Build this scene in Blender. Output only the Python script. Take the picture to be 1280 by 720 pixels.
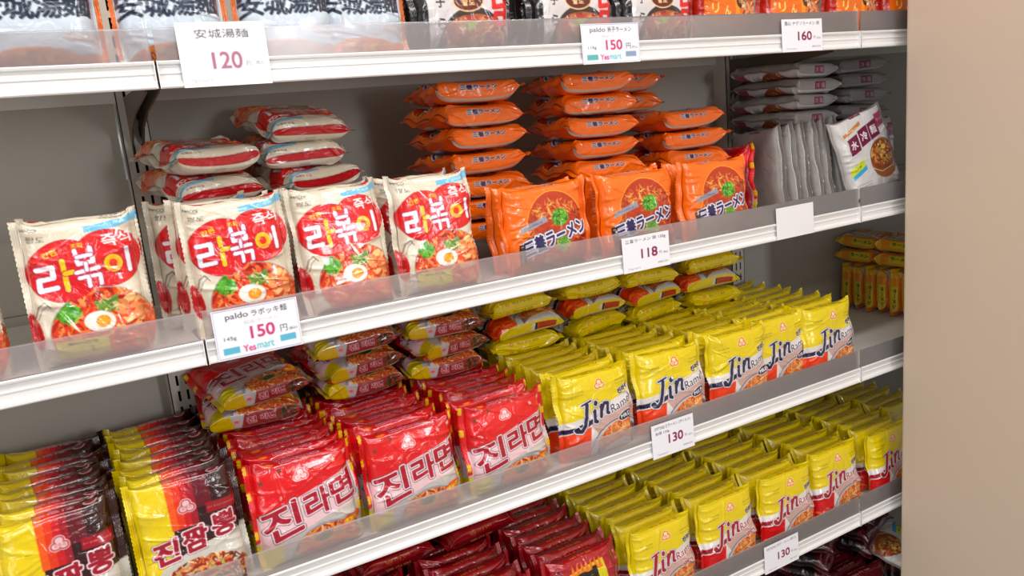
import bpy, bmesh, math, random
import numpy as np
from mathutils import Matrix, Vector

for o in list(bpy.data.objects): bpy.data.objects.remove(o)
SC = bpy.context.scene
COL = SC.collection
Z0 = 1.25                      # height of the second shelf above the floor (metres)

# ------------------------------------------------------------------ camera, world, lights, exposure
cam_d = bpy.data.cameras.new('camera'); cam = bpy.data.objects.new('camera', cam_d); COL.objects.link(cam)
cam_d.sensor_width = 36.0; cam_d.lens = 28.2497; cam_d.clip_start = 0.02
A3 = ((0.85839, 0.18114, -0.47996), (-0.50508, 0.13460, -0.85251), (-0.08982, 0.97420, 0.20703))
M = Matrix(A3).to_4x4(); M.translation = Vector((-0.13287, -0.99529, 0.25591 + Z0))
cam.matrix_world = M
SC.camera = cam

w = bpy.data.worlds.new('world'); SC.world = w; w.use_nodes = True
bg = w.node_tree.nodes['Background']; bg.inputs[0].default_value = (0.93, 0.96, 1.0, 1); bg.inputs[1].default_value = 0.28

def area(name, loc, rot, sx, sy, power, col=(1, 0.975, 0.955)):
    d = bpy.data.lights.new(name, 'AREA'); d.shape = 'RECTANGLE'; d.size = sx; d.size_y = sy
    d.energy = power; d.color = col
    o = bpy.data.objects.new(name, d); COL.objects.link(o); o.location = loc; o.rotation_euler = rot
    return o
for i, (lx, ly, pw) in enumerate(((-0.9, -0.8, 16), (0.55, -0.8, 16), (-0.2, -2.3, 20), (-2.2, -1.5, 20), (-2.6, -3.0, 24))):
    area('ceiling_lamp', (lx, ly, 2.72), (0, 0, 0), 1.25, 0.16, pw)
# daylight from the shop window across the aisle, then an added fill light
area('window_and_fill', (1.0, -2.9, 1.75), (math.radians(90), 0, math.radians(16)), 0.28, 0.8, 20, (0.92, 0.96, 1.0))
area('window_and_fill', (-2.9, -2.2, 1.15), (math.radians(90), 0, math.radians(-58)), 1.2, 1.3, 17, (0.94, 0.97, 1.0))  # added fill from the left, brightens the right wall and right bay

SC.view_settings.view_transform = 'Standard'; SC.view_settings.look = 'None'
SC.view_settings.gamma = 1.0; SC.view_settings.exposure = -0.06; SC.view_settings.use_curve_mapping = False

# ------------------------------------------------------------------ helpers
def srgb(c):
    c = np.asarray(c, float) / 255.0
    return np.where(c <= 0.04045, c / 12.92, ((c + 0.055) / 1.055) ** 2.4)

def link(name, me, parent=None, mat=None):
    o = bpy.data.objects.new(name, me); COL.objects.link(o)
    if parent: o.parent = parent
    if mat is not None:
        me.materials.clear()
        for m_ in (mat if isinstance(mat, (list, tuple)) else [mat]): me.materials.append(m_)
    return o

def tag(o, label=None, cat=None, group=None, kind=None):
    if label: o['label'] = label
    if cat: o['category'] = cat
    if group: o['group'] = group
    if kind: o['kind'] = kind
    return o

def grid_mesh(name, V, close_v=False, smooth=True, colors=None):
    """V: array (nu, nv, 3) -> quad grid mesh; close_v joins the v direction into a loop."""
    nu, nv = V.shape[:2]
    me = bpy.data.meshes.new(name)
    idx = np.arange(nu * nv).reshape(nu, nv)
    if close_v:
        idx2 = np.concatenate([idx, idx[:, :1]], 1)
    else: idx2 = idx
    q = np.stack([idx2[:-1, :-1], idx2[:-1, 1:], idx2[1:, 1:], idx2[1:, :-1]], -1).reshape(-1, 4)
    build(me, V.reshape(-1, 3), q, smooth)
    if colors is not None: set_col(me, colors.reshape(-1, 3))
    return me

def build(me, verts, quads, smooth=True):
    n = len(verts); f = len(quads)
    me.vertices.add(n); me.vertices.foreach_set('co', np.ascontiguousarray(verts, np.float32).ravel())
    me.loops.add(f * 4); me.loops.foreach_set('vertex_index', np.ascontiguousarray(quads, np.int32).ravel())
    me.polygons.add(f)
    me.polygons.foreach_set('loop_start', np.arange(0, f * 4, 4, dtype=np.int32))
    me.polygons.foreach_set('use_smooth', np.full(f, smooth))
    me.update(calc_edges=True); me.validate()

def set_col(me, rgb_srgb):
    at = me.color_attributes.new('print', 'FLOAT_COLOR', 'POINT')
    mu = rgb_srgb.mean(-1, keepdims=True); lin = srgb(np.clip(mu + (rgb_srgb - mu) * 1.10, 0, 255))
    at.data.foreach_set('color', np.concatenate([lin, np.ones((len(lin), 1))], 1).astype(np.float32).ravel())

class MB:
    """collects boxes, prisms and quads into one mesh"""
    def __init__(s): s.bm = bmesh.new()
    def box(s, x0, x1, y0, y1, z0, z1, mi=0):
        v = [s.bm.verts.new(p) for p in ((x0, y0, z0), (x1, y0, z0), (x1, y1, z0), (x0, y1, z0), (x0, y0, z1), (x1, y0, z1), (x1, y1, z1), (x0, y1, z1))]
        for f in ((0, 3, 2, 1), (4, 5, 6, 7), (0, 1, 5, 4), (1, 2, 6, 5), (2, 3, 7, 6), (3, 0, 4, 7)):
            fc = s.bm.faces.new([v[i] for i in f]); fc.material_index = mi
        return s
    def prism_x(s, prof, x0, x1, mi=0):
        """extrude a (y,z) outline along x"""
        a = [s.bm.verts.new((x0, y, z)) for y, z in prof]; b = [s.bm.verts.new((x1, y, z)) for y, z in prof]
        n = len(prof)
        for i in range(n):
            fc = s.bm.faces.new((a[i], a[(i + 1) % n], b[(i + 1) % n], b[i])); fc.material_index = mi
        s.bm.faces.new(list(reversed(a))).material_index = mi; s.bm.faces.new(b).material_index = mi
        return s
    def prism_z(s, prof, z0, z1):
        a = [s.bm.verts.new((x, y, z0)) for x, y in prof]; b = [s.bm.verts.new((x, y, z1)) for x, y in prof]
        n = len(prof)
        for i in range(n): s.bm.faces.new((a[i], a[(i + 1) % n], b[(i + 1) % n], b[i]))
        s.bm.faces.new(list(reversed(a))); s.bm.faces.new(b); return s
    def done(s, name, mat, parent=None, bevel=0):
        bmesh.ops.recalc_face_normals(s.bm, faces=s.bm.faces)
        if bevel: bmesh.ops.bevel(s.bm, geom=list(s.bm.edges), offset=bevel, segments=2, profile=0.6, affect='EDGES', clamp_overlap=True)
        me = bpy.data.meshes.new(name); s.bm.to_mesh(me); s.bm.free()
        return link(name, me, parent, mat)

# ------------------------------------------------------------------ materials
def new_mat(name):
    m = bpy.data.materials.new(name); m.use_nodes = True
    return m, m.node_tree, m.node_tree.nodes['Principled BSDF']

def plain(name, rgb, rough=0.5, spec=0.5, metal=0.0, var=0.0, scale=8.0, bump=0.0, bscale=300.0, coat=0.0):
    m, nt, b = new_mat(name)
    lin = [float(v) for v in srgb(rgb)]
    b.inputs['Roughness'].default_value = rough; b.inputs['Specular IOR Level'].default_value = spec
    b.inputs['Metallic'].default_value = metal; b.inputs['Coat Weight'].default_value = coat
    tc = nt.nodes.new('ShaderNodeTexCoord'); nz = nt.nodes.new('ShaderNodeTexNoise'); nz.inputs['Scale'].default_value = scale
    nt.links.new(tc.outputs['Object'], nz.inputs['Vector'])
    mx = nt.nodes.new('ShaderNodeMix'); mx.data_type = 'RGBA'
    mx.inputs['A'].default_value = (*[v * (1 - var) for v in lin], 1); mx.inputs['B'].default_value = (*[min(1, v * (1 + var)) for v in lin], 1)
    nt.links.new(nz.outputs['Fac'], mx.inputs['Factor']); nt.links.new(mx.outputs['Result'], b.inputs['Base Color'])
    if bump:
        n2 = nt.nodes.new('ShaderNodeTexNoise'); n2.inputs['Scale'].default_value = bscale
        nt.links.new(tc.outputs['Object'], n2.inputs['Vector'])
        bp = nt.nodes.new('ShaderNodeBump'); bp.inputs['Strength'].default_value = bump; bp.inputs['Distance'].default_value = 0.001
        nt.links.new(n2.outputs['Fac'], bp.inputs['Height']); nt.links.new(bp.outputs['Normal'], b.inputs['Normal'])
    return m

def film(name, rough=0.22, spec=0.6, coat=0.6, bump=0.5, metal=0.0):
    """printed glossy wrapper film: the print is carried by the mesh's own colour attribute"""
    m, nt, b = new_mat(name)
    at = nt.nodes.new('ShaderNodeVertexColor'); at.layer_name = 'print'
    nt.links.new(at.outputs['Color'], b.inputs['Base Color'])
    b.inputs['Roughness'].default_value = rough; b.inputs['Specular IOR Level'].default_value = spec
    b.inputs['Coat Weight'].default_value = coat; b.inputs['Coat Roughness'].default_value = 0.06; b.inputs['Metallic'].default_value = metal
    tc = nt.nodes.new('ShaderNodeTexCoord'); oi = nt.nodes.new('ShaderNodeObjectInfo')
    ad = nt.nodes.new('ShaderNodeVectorMath'); ad.operation = 'ADD'
    nt.links.new(tc.outputs['Object'], ad.inputs[0]); nt.links.new(oi.outputs['Random'], ad.inputs[1])
    nz = nt.nodes.new('ShaderNodeTexNoise'); nz.inputs['Scale'].default_value = 42; nz.inputs['Detail'].default_value = 3; nz.inputs['Distortion'].default_value = 0.8
    nt.links.new(ad.outputs[0], nz.inputs['Vector'])
    bp = nt.nodes.new('ShaderNodeBump'); bp.inputs['Strength'].default_value = bump; bp.inputs['Distance'].default_value = 0.006
    nt.links.new(nz.outputs['Fac'], bp.inputs['Height']); nt.links.new(bp.outputs['Normal'], b.inputs['Normal'])
    return m

MAT = dict(
    film=film('printed_film'),
    silver=film('silver_film', 0.36, 0.5, 0.15, 0.4, 0.0),
    card=None,
    steel=plain('white_painted_steel', (222, 218, 210), 0.42, 0.4, var=0.02),
    rail=plain('white_rail_plastic', (233, 231, 230), 0.3, 0.5, var=0.01),
    panel=plain('panel_paint', (180, 173, 162), 0.6, 0.3, var=0.03, scale=3),
    upright=plain('upright_paint', (200, 193, 180), 0.4, 0.5, var=0.02),
    dark=plain('slot_shade', (18, 15, 13), 0.8, 0.1),
    bracket=plain('bracket_steel', (84, 72, 60), 0.4, 0.5, var=0.1),
    wall=plain('beige_wall_paint', (210, 191, 171), 0.75, 0.25, var=0.03, scale=2.2, bump=0.1, bscale=500),
    floor=plain('floor_vinyl', (168, 160, 150), 0.35, 0.4, var=0.06, scale=4),
    ceil=plain('ceiling_paint', (215, 213, 208), 0.8, 0.2, var=0.02),
    glint=plain('edge_highlight_steel', (225, 222, 215), 0.25, 0.6, metal=0.9),  # bright metal for the added edge highlight
)
def print_mat(name, rough=0.45, coat=0.0):
    m, nt, b = new_mat(name)
    at = nt.nodes.new('ShaderNodeVertexColor'); at.layer_name = 'print'
    nt.links.new(at.outputs['Color'], b.inputs['Base Color']); b.inputs['Roughness'].default_value = rough; b.inputs['Coat Weight'].default_value = coat
    return m
MAT['card'] = print_mat('printed_card', 0.45, 0.1)
MAT['sticker'] = print_mat('sticker_paper', 0.5, 0.1)

def clear_plastic():
    m, nt, b = new_mat('clear_lip_plastic')
    out = nt.nodes['Material Output']
    tr = nt.nodes.new('ShaderNodeBsdfTransparent'); tr.inputs[0].default_value = (0.93, 0.92, 0.93, 1)
    b.inputs['Base Color'].default_value = (0.82, 0.80, 0.81, 1); b.inputs['Roughness'].default_value = 0.35
    b.inputs['Specular IOR Level'].default_value = 0.5
    gl = nt.nodes.new('ShaderNodeBsdfGlossy'); gl.inputs['Roughness'].default_value = 0.2
    tl = nt.nodes.new('ShaderNodeBsdfTranslucent'); tl.inputs[0].default_value = (0.85, 0.84, 0.86, 1); ms = nt.nodes.new('ShaderNodeMixShader'); ms.inputs[0].default_value = 0.45
    nt.links.new(b.outputs[0], ms.inputs[1]); nt.links.new(tl.outputs[0], ms.inputs[2])
    m1 = nt.nodes.new('ShaderNodeMixShader'); m1.inputs[0].default_value = 0.28
    nt.links.new(tr.outputs[0], m1.inputs[1]); nt.links.new(ms.outputs[0], m1.inputs[2])
    fr = nt.nodes.new('ShaderNodeFresnel'); fr.inputs[0].default_value = 1.45
    m2 = nt.nodes.new('ShaderNodeMixShader'); nt.links.new(fr.outputs[0], m2.inputs[0])
    nt.links.new(m1.outputs[0], m2.inputs[1]); nt.links.new(gl.outputs[0], m2.inputs[2])
    nt.links.new(m2.outputs[0], out.inputs[0])
    return m
MAT['clear'] = clear_plastic()

# ------------------------------------------------------------------ printing: a small painter for wrapper artwork
RES = 2.5                                  # samples per millimetre
_fc = bpy.data.curves.new('glyphs', 'FONT'); _fo = bpy.data.objects.new('glyphs', _fc); COL.objects.link(_fo)
_fc.resolution_u = 4
_tri = {}
def glyph_tris(s):
    if s not in _tri:
        _fc.body = s
        dg = bpy.context.evaluated_depsgraph_get(); dg.update()
        me = bpy.data.meshes.new_from_object(_fo.evaluated_get(dg))
        me.calc_loop_triangles()
        v = np.array([p.co[:2] for p in me.vertices], float).reshape(-1, 2); t = np.array([q.vertices for q in me.loop_triangles], int).reshape(-1, 3)
        bpy.data.meshes.remove(me)
        if len(v):
            lo, hi = v.min(0), v.max(0); v = (v - (lo + hi) / 2) / np.maximum(hi - lo, 1e-6)
        _tri[s] = (v, t)
    return _tri[s]

def dilate(m, r):
    r = max(r, 0); out = m.copy(); n = int(math.ceil(r))
    P = np.pad(m, n)
    for dy in range(-n, n + 1):
        for dx in range(-n, n + 1):
            if dx * dx + dy * dy <= r * r + .3: out |= P[n + dy:n + dy + m.shape[0], n + dx:n + dx + m.shape[1]]
    return out

class Canvas:
    """w x h millimetres, y down"""
    def __init__(s, w, h, rgb=(255, 255, 255)):
        s.w, s.h = w, h; s.nx, s.ny = int(w * RES) + 1, int(h * RES) + 1
        s.a = np.empty((s.ny, s.nx, 3)); s.a[:] = rgb
        s.X, s.Y = np.meshgrid(np.arange(s.nx) / RES, np.arange(s.ny) / RES)
    def paint(s, m, rgb, al=1.0): s.a[m] = s.a[m] * (1 - al) + np.array(rgb, float) * al
    def rect(s, x0, y0, x1, y1, rgb, al=1.0): s.paint((s.X >= x0) & (s.X <= x1) & (s.Y >= y0) & (s.Y <= y1), rgb, al)
    def ell_m(s, cx, cy, rx, ry, rot=0):
        c, n = math.cos(rot), math.sin(rot); dx, dy = s.X - cx, s.Y - cy
        u, v = dx * c + dy * n, -dx * n + dy * c
        return (u / rx) ** 2 + (v / ry) ** 2 <= 1
    def ell(s, cx, cy, rx, ry, rgb, rot=0, al=1.0): s.paint(s.ell_m(cx, cy, rx, ry, rot), rgb, al)
    def poly_m(s, pts):
        m = np.zeros(s.X.shape, bool); n = len(pts)
        for i in range(n):
            x1, y1 = pts[i]; x2, y2 = pts[(i + 1) % n]
            if y1 == y2: continue
            cnd = ((s.Y >= min(y1, y2)) & (s.Y < max(y1, y2)))
            xi = x1 + (s.Y - y1) * (x2 - x1) / (y2 - y1)
            m ^= cnd & (s.X < xi)
        return m
    def poly(s, pts, rgb, al=1.0): s.paint(s.poly_m(pts), rgb, al)
    def line_m(s, pts, wd):
        m = np.zeros(s.X.shape, bool)
        for (x1, y1), (x2, y2) in zip(pts[:-1], pts[1:]):
            L2 = (x2 - x1) ** 2 + (y2 - y1) ** 2 + 1e-9
            t = np.clip(((s.X - x1) * (x2 - x1) + (s.Y - y1) * (y2 - y1)) / L2, 0, 1)
            m |= (s.X - x1 - t * (x2 - x1)) ** 2 + (s.Y - y1 - t * (y2 - y1)) ** 2 <= (wd / 2) ** 2
        return m
    def line(s, pts, wd, rgb, al=1.0): s.paint(s.line_m(pts, wd), rgb, al)
    def text_m(s, txt, cx, cy, w, h, rot=0, shear=0, flip=False, bold=0):
        v, t = glyph_tris(txt); m = np.zeros(s.X.shape, bool)
        if not len(v): return m
        x = v[:, 0] * w; y = -v[:, 1] * h
        x = x - shear * y
        if flip: x, y = -x, -y
        c, n = math.cos(rot), math.sin(rot)
        P = np.stack([cx + x * c - y * n, cy + x * n + y * c], 1) * RES
        for tr in t:
            p = P[tr]; lo = np.floor(p.min(0)).astype(int); hi = np.ceil(p.max(0)).astype(int) + 1
            lo = np.maximum(lo, 0); hi = np.minimum(hi, (s.nx, s.ny))
            if hi[0] <= lo[0] or hi[1] <= lo[1]: continue
            gx, gy = np.meshgrid(np.arange(lo[0], hi[0]), np.arange(lo[1], hi[1]))
            d = []
            for i in range(3):
                a_, b_ = p[i], p[(i + 1) % 3]
                d.append((b_[0] - a_[0]) * (gy - a_[1]) - (b_[1] - a_[1]) * (gx - a_[0]))
            ins = ((d[0] >= 0) & (d[1] >= 0) & (d[2] >= 0)) | ((d[0] <= 0) & (d[1] <= 0) & (d[2] <= 0))
            m[lo[1]:hi[1], lo[0]:hi[0]] |= ins
        if bold: m = dilate(m, bold * RES)
        return m
    def text(s, txt, cx, cy, w, h, rgb, rot=0, shear=0, flip=False, bold=0, outline=None, ow=0, outline2=None, ow2=0, al=1.0):
        m = s.text_m(txt, cx, cy, w, h, rot, shear, flip, bold)
        if outline2: s.paint(dilate(m, (ow + ow2) * RES), outline2, al)
        if outline: s.paint(dilate(m, ow * RES), outline, al)
        s.paint(m, rgb, al)
    def food(s, cx, cy, rx, ry, pal, n, seed, rot=0, size=(3, 9), thin=0.35, clip=None):
        rg = random.Random(seed); cm = s.ell_m(cx, cy, rx, ry, rot) if clip is None else clip
        for i in range(n):
            t = rg.random() * 2 * math.pi; q = math.sqrt(rg.random())
            px, py = cx + rx * q * math.cos(t), cy + ry * q * math.sin(t)
            L = rg.uniform(*size); W = L * rg.uniform(thin * .5, thin); r = rg.random() * math.pi
            x0, x1 = int((px - L) * RES), int((px + L) * RES) + 1; y0, y1 = int((py - L) * RES), int((py + L) * RES) + 1
            x0, y0 = max(x0, 0), max(y0, 0); x1, y1 = min(x1, s.nx), min(y1, s.ny)
            if x1 <= x0 or y1 <= y0: continue
            sx, sy = s.X[y0:y1, x0:x1] - px, s.Y[y0:y1, x0:x1] - py
            u, v = sx * math.cos(r) + sy * math.sin(r), -sx * math.sin(r) + sy * math.cos(r)
            v = v - 0.08 * u * u * rg.uniform(-1, 1)
            mm = ((u / L) ** 2 + (v / W) ** 2 <= 1) & cm[y0:y1, x0:x1]
            col = np.array(rg.choice(pal), float) * rg.uniform(.85, 1.12)
            sub = s.a[y0:y1, x0:x1]; sub[mm] = np.clip(col, 0, 255)
    def blur(s, r=1):
        a = np.pad(s.a, ((r, r), (r, r), (0, 0)), mode='edge'); out = np.zeros_like(s.a)
        for dy in range(2 * r + 1):
            for dx in range(2 * r + 1): out += a[dy:dy + s.ny, dx:dx + s.nx]
        s.a = out / (2 * r + 1) ** 2
    def sample(s, x, y):
        """x, y arrays in mm -> rgb"""
        fx = np.clip(x * RES, 0, s.nx - 1.001); fy = np.clip(y * RES, 0, s.ny - 1.001)
        ix, iy = fx.astype(int), fy.astype(int); tx, ty = (fx - ix)[..., None], (fy - iy)[..., None]
        a = s.a
        return (a[iy, ix] * (1 - tx) * (1 - ty) + a[iy, ix + 1] * tx * (1 - ty) + a[iy + 1, ix] * (1 - tx) * ty + a[iy + 1, ix + 1] * tx * ty)

def maker_seal(c, cx, cy, r, ring=(190, 40, 50), fill=(250, 235, 225)):
    """the round three-lobed maker's mark with a little face of strokes"""
    for dx, dy in ((0, -.42), (-.4, .2), (.4, .2)): c.ell(cx + dx * r, cy + dy * r, r * .72, r * .62, fill)
    for dx, dy in ((0, -.42), (-.4, .2), (.4, .2)): c.ell(cx + dx * r, cy + dy * r, r * .60, r * .50, ring)
    for dx, dy in ((0, -.42), (-.4, .2), (.4, .2)): c.ell(cx + dx * r, cy + dy * r, r * .44, r * .36, fill)
    c.rect(cx - r * .5, cy - .1 * r, cx + r * .5, cy + .35 * r, fill)
    c.text('오뚜기', cx, cy + .12 * r, r * 1.15, r * .5, ring, bold=.15)

# Each art_* function paints a whole unrolled wrapper: y = 0 at the top ridge, F at the bottom ridge (front), then the back up to 2F.
def art_rabokki(W, F, T):
    c = Canvas(W, 2 * F, (226, 216, 196)); t = T * .5
    red, dred = (196, 22, 34), (150, 14, 30)
    c.poly([(0, -1), (W, -1), (W, 3), (0, 8)], red); c.poly([(0, 6), (W, 2), (W, 3), (0, 8)], dred)
    c.rect(0, 2 * F - 5, W, 2 * F, red); c.rect(0, 2 * F - 6, W, 2 * F - 5, dred)
    c.text('HACCP', 18, 19, 16, 4, (60, 60, 60), bold=.2); c.text('즉석 라볶이', W - 30, 11, 24, 3.2, (70, 60, 60))
    c.text('팔도', 22, 28, 18, 6, (60, 55, 50), shear=.2)
    c.poly([(W * .55, 20), (W, 12), (W, 21), (W * .55, 27)], (120, 190, 224)); c.text('신제품', W * .8, 19.5, 20, 3.6, (240, 250, 255), rot=-.12)
    # red double blob
    m = c.ell_m(W * .35, 66, W * .285, 34, -.15) | c.ell_m(W * .70, 58, W * .275, 32, -.1) | c.ell_m(W * .52, 63, W * .35, 26, -.1)
    c.paint(dilate(m, 2), (168, 16, 30)); c.paint(m, (212, 26, 30))
    c.ell(W * .17, 58, 4, 15, (236, 90, 90), .3, .5)
    c.text('간편', W * .25, 45, 15, 6.5, (250, 190, 40), rot=-.2, bold=.35); c.text('하게', W * .36, 42, 9, 4.5, (245, 200, 190), rot=-.15, bold=.2)
    c.text('조리', W * .47, 40.5, 12, 6, (250, 190, 40), rot=-.05, bold=.35); c.text('하는', W * .57, 40, 8, 4, (245, 200, 190), rot=-.05, bold=.2)
    c.text('즉석', W * .78, 37, 30, 15, (252, 250, 250), rot=-.1, bold=.5)
    # main name, letter by letter in strokes
    wht, yel = (252, 246, 250), (252, 196, 26)
    def st(pts, wd=4.6, col=wht): pts = [((q[0] - W * .5) * 1.1 + W * .52, (q[1] - 64) * 1.3 + 70) for q in pts]; wd *= 1.2; c.line(pts, wd + 1.6, (150, 20, 80)); c.line(pts, wd, col)
    x, y = W * .15, 57
    st([(x, y), (x + 14, y - 1), (x + 14, y + 8), (x + 1, y + 9), (x + 1, y + 18), (x + 16, y + 17)])
    st([(x + 24, y - 5), (x + 25, y + 20)], 4.8, yel); st([(x + 25, y + 6), (x + 32, y + 5.5)], 4.6, yel)
    bx = x + 37
    st([(bx, y - 12), (bx + 1, y + 0), (bx + 15, y - 1), (bx + 14, y - 13)], 4); st([(bx + 1, y - 6), (bx + 14, y - 7)], 3.6)
    st([(bx - 2, y + 7), (bx + 19, y + 5)], 3.8); st([(bx + 8, y), (bx + 8, y + 6)], 3.4)
    st([(bx, y + 12), (bx + 8, y + 11.5), (bx + 8, y + 20)], 3.6); st([(bx + 12, y + 11.5), (bx + 19, y + 11), (bx + 19, y + 19)], 3.6)
    jx = bx + 33; ix = (jx - W * .5) * 1.1 + W * .52; y0_ = y; y = (y + 3 - 64) * 1.3 + 67
    mm = c.ell_m(ix, y + 3, 9.6, 10.4); c.paint(dilate(mm, 2), (150, 20, 80)); c.paint(mm, yel); c.ell(ix, y + 3, 4, 4.3, (216, 50, 20))
    c.ell(ix, y + 3, 6.8, 7.4, (246, 150, 30), al=.45); c.ell(ix, y + 3, 4.2, 4.8, (216, 50, 20))
    y = y0_; ix = jx
    st([(ix + 14, y - 8), (ix + 15, y + 11)], 4.2)
    c.line([(ix - 4, y + 17), (ix + 12, y + 14)], 1.4, (236, 120, 110))
    # bowl
    bc = (W * .58, F * .755)
    c.line([(10, 112), (14, 101), (20, 97), (25, 104)], 1.1, (110, 105, 100)); c.line([(12, 115), (17, 105), (22, 101)], .8, (110, 105, 100))
    bowl = c.ell_m(bc[0], bc[1], W * .42, F * .26) & ~m
    c.paint(dilate(bowl, 3) & ~m, (176, 165, 150)); c.paint(bowl, (214, 62, 22))
    c.food(bc[0], bc[1], W * .42, F * .26, [(232, 84, 26), (206, 46, 20), (244, 130, 60), (222, 70, 30), (250, 160, 90), (176, 30, 14), (240, 110, 40)], 420, 3, clip=bowl)
    c.food(bc[0] + W * .28, bc[1] - 4, W * .16, F * .16, [(240, 150, 90), (226, 90, 50), (250, 190, 130)], 60, 5, size=(5, 10), thin=.6, clip=bowl)
    c.food(W * .3, F * .62, 11, 8, [(90, 170, 40), (60, 140, 30), (150, 200, 80)], 60, 6, clip=bowl)
    c.food(W * .62, F * .605, 12, 5, [(120, 150, 60), (90, 130, 50), (230, 210, 150)], 50, 8, clip=bowl)
    e = (W * .54, F * .70)
    c.ell(e[0] + .6, e[1] + 1, 17, 12.4, (170, 60, 30), .18, .6); c.ell(e[0], e[1], 16.5, 12, (240, 236, 226), .18); c.ell(e[0] - 1, e[1] - 1, 13, 9, (250, 248, 242), .18, .7)
    c.ell(e[0] + 3, e[1] + .6, 8, 7, (240, 150, 20)); c.ell(e[0] + 3, e[1], 5, 4.3, (250, 178, 50), al=.7)
    c.ell(7, F * .70, 6.6, 21, (186, 26, 34), -.12); c.text('매콤', 8, F * .64, 7, 8, (250, 220, 200), bold=.2); c.text('달콤', 7, F * .75, 7, 8, (250, 220, 200), bold=.2)
    c.food(bc[0], F * .95, W * .4, 8, [(214, 60, 30), (236, 110, 50), (190, 40, 30)], 60, 12)
    # back
    c.rect(W * .1, F * 1.15, W * .9, F * 1.8, (236, 230, 218)); c.rect(W * .44, F * 1.02, W * .56, F * 1.95, (204, 196, 180))
    for i in range(12): c.rect(W * .16, F * 1.2 + i * 7, W * .42, F * 1.2 + i * 7 + 2, (120, 110, 100), .7)
    return c

def art_samyang(W, F, T):
    org = (240, 112, 18); c = Canvas(W, 2 * F, org)
    navy = (34, 26, 84)
    for y_ in (6.5,):
        c.text('三養ラーメン', W * .50, y_, W * .40, 7.5, navy, flip=True, bold=.35, outline=(214, 212, 216), ow=.9)
    # soup blob with yellow outline
    m = c.ell_m(W * .56, F * .50, W * .32, F * .36, -.1) | c.ell_m(W * .38, F * .72, W * .22, F * .22) | c.ell_m(W * .72, F * .70, W * .2, F * .26)
    c.paint(dilate(m, 3), (252, 176, 40)); c.paint(m, (176, 52, 14))
    c.food(W * .54, F * .62, W * .42, F * .36, [(190, 62, 20), (160, 44, 12), (206, 88, 34), (140, 34, 10), (214, 120, 50)], 260, 21, clip=m)
    c.food(W * .56, F * .33, W * .24, F * .10, [(226, 150, 70), (238, 190, 110), (214, 110, 40)], 90, 22, size=(3, 7), thin=.2, clip=m)
    c.food(W * .62, F * .42, 15, 13, [(70, 150, 30), (100, 180, 50), (40, 110, 24), (160, 200, 90)], 130, 23, size=(3, 8), thin=.3)
    c.food(W * .62, F * .70, 14, 12, [(90, 150, 40), (150, 180, 80), (200, 190, 110)], 60, 24)
    c.ell(W * .42, F * .84, 8, 6, (204, 140, 70)); c.ell(W * .42, F * .84, 5, 3.6, (220, 170, 100))
    c.poly([(W * .17, F * .46), (W * .46, F * .38), (W * .48, F * .44), (W * .15, F * .53)], (150, 158, 176), .92)
    c.text('みんなの韓国の味', W * .31, F * .455, 34, 3.2, (60, 70, 110), rot=-.14)
    r = -.20
    c.text('三養ラーメン', W * .54, F * .61, W * .74, 24, navy, rot=r, bold=1.05, outline=(236, 234, 240), ow=2.3, outline2=(30, 26, 60), ow2=.5)
    c.rect(W * .125, F * .63, W * .185, F * .84, (40, 14, 10))
    for i, ch in enumerate('サムヤン'): c.text(ch, W * .155, F * (.66 + .05 * i), 5, 4.6, (240, 236, 230), bold=.15)
    c.text('SAMYANG', W * .82, F * .38, 24, 3, (70, 40, 70), rot=-.18, bold=.1)
    c.text('120g', W * .2, F * .22, 8, 3, (180, 60, 10))
    c.rect(0, F * 1.05, W, F * 1.9, (214, 84, 20)); c.rect(W * .1, F * 1.38, W * .9, F * 1.56, (196, 188, 176))
    c.rect(0, 2 * F - 19, W, 2 * F - 10, (196, 184, 172)); c.rect(W * .0, F * 1.04, W, F * 1.12, (206, 196, 184))
    return c

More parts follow.
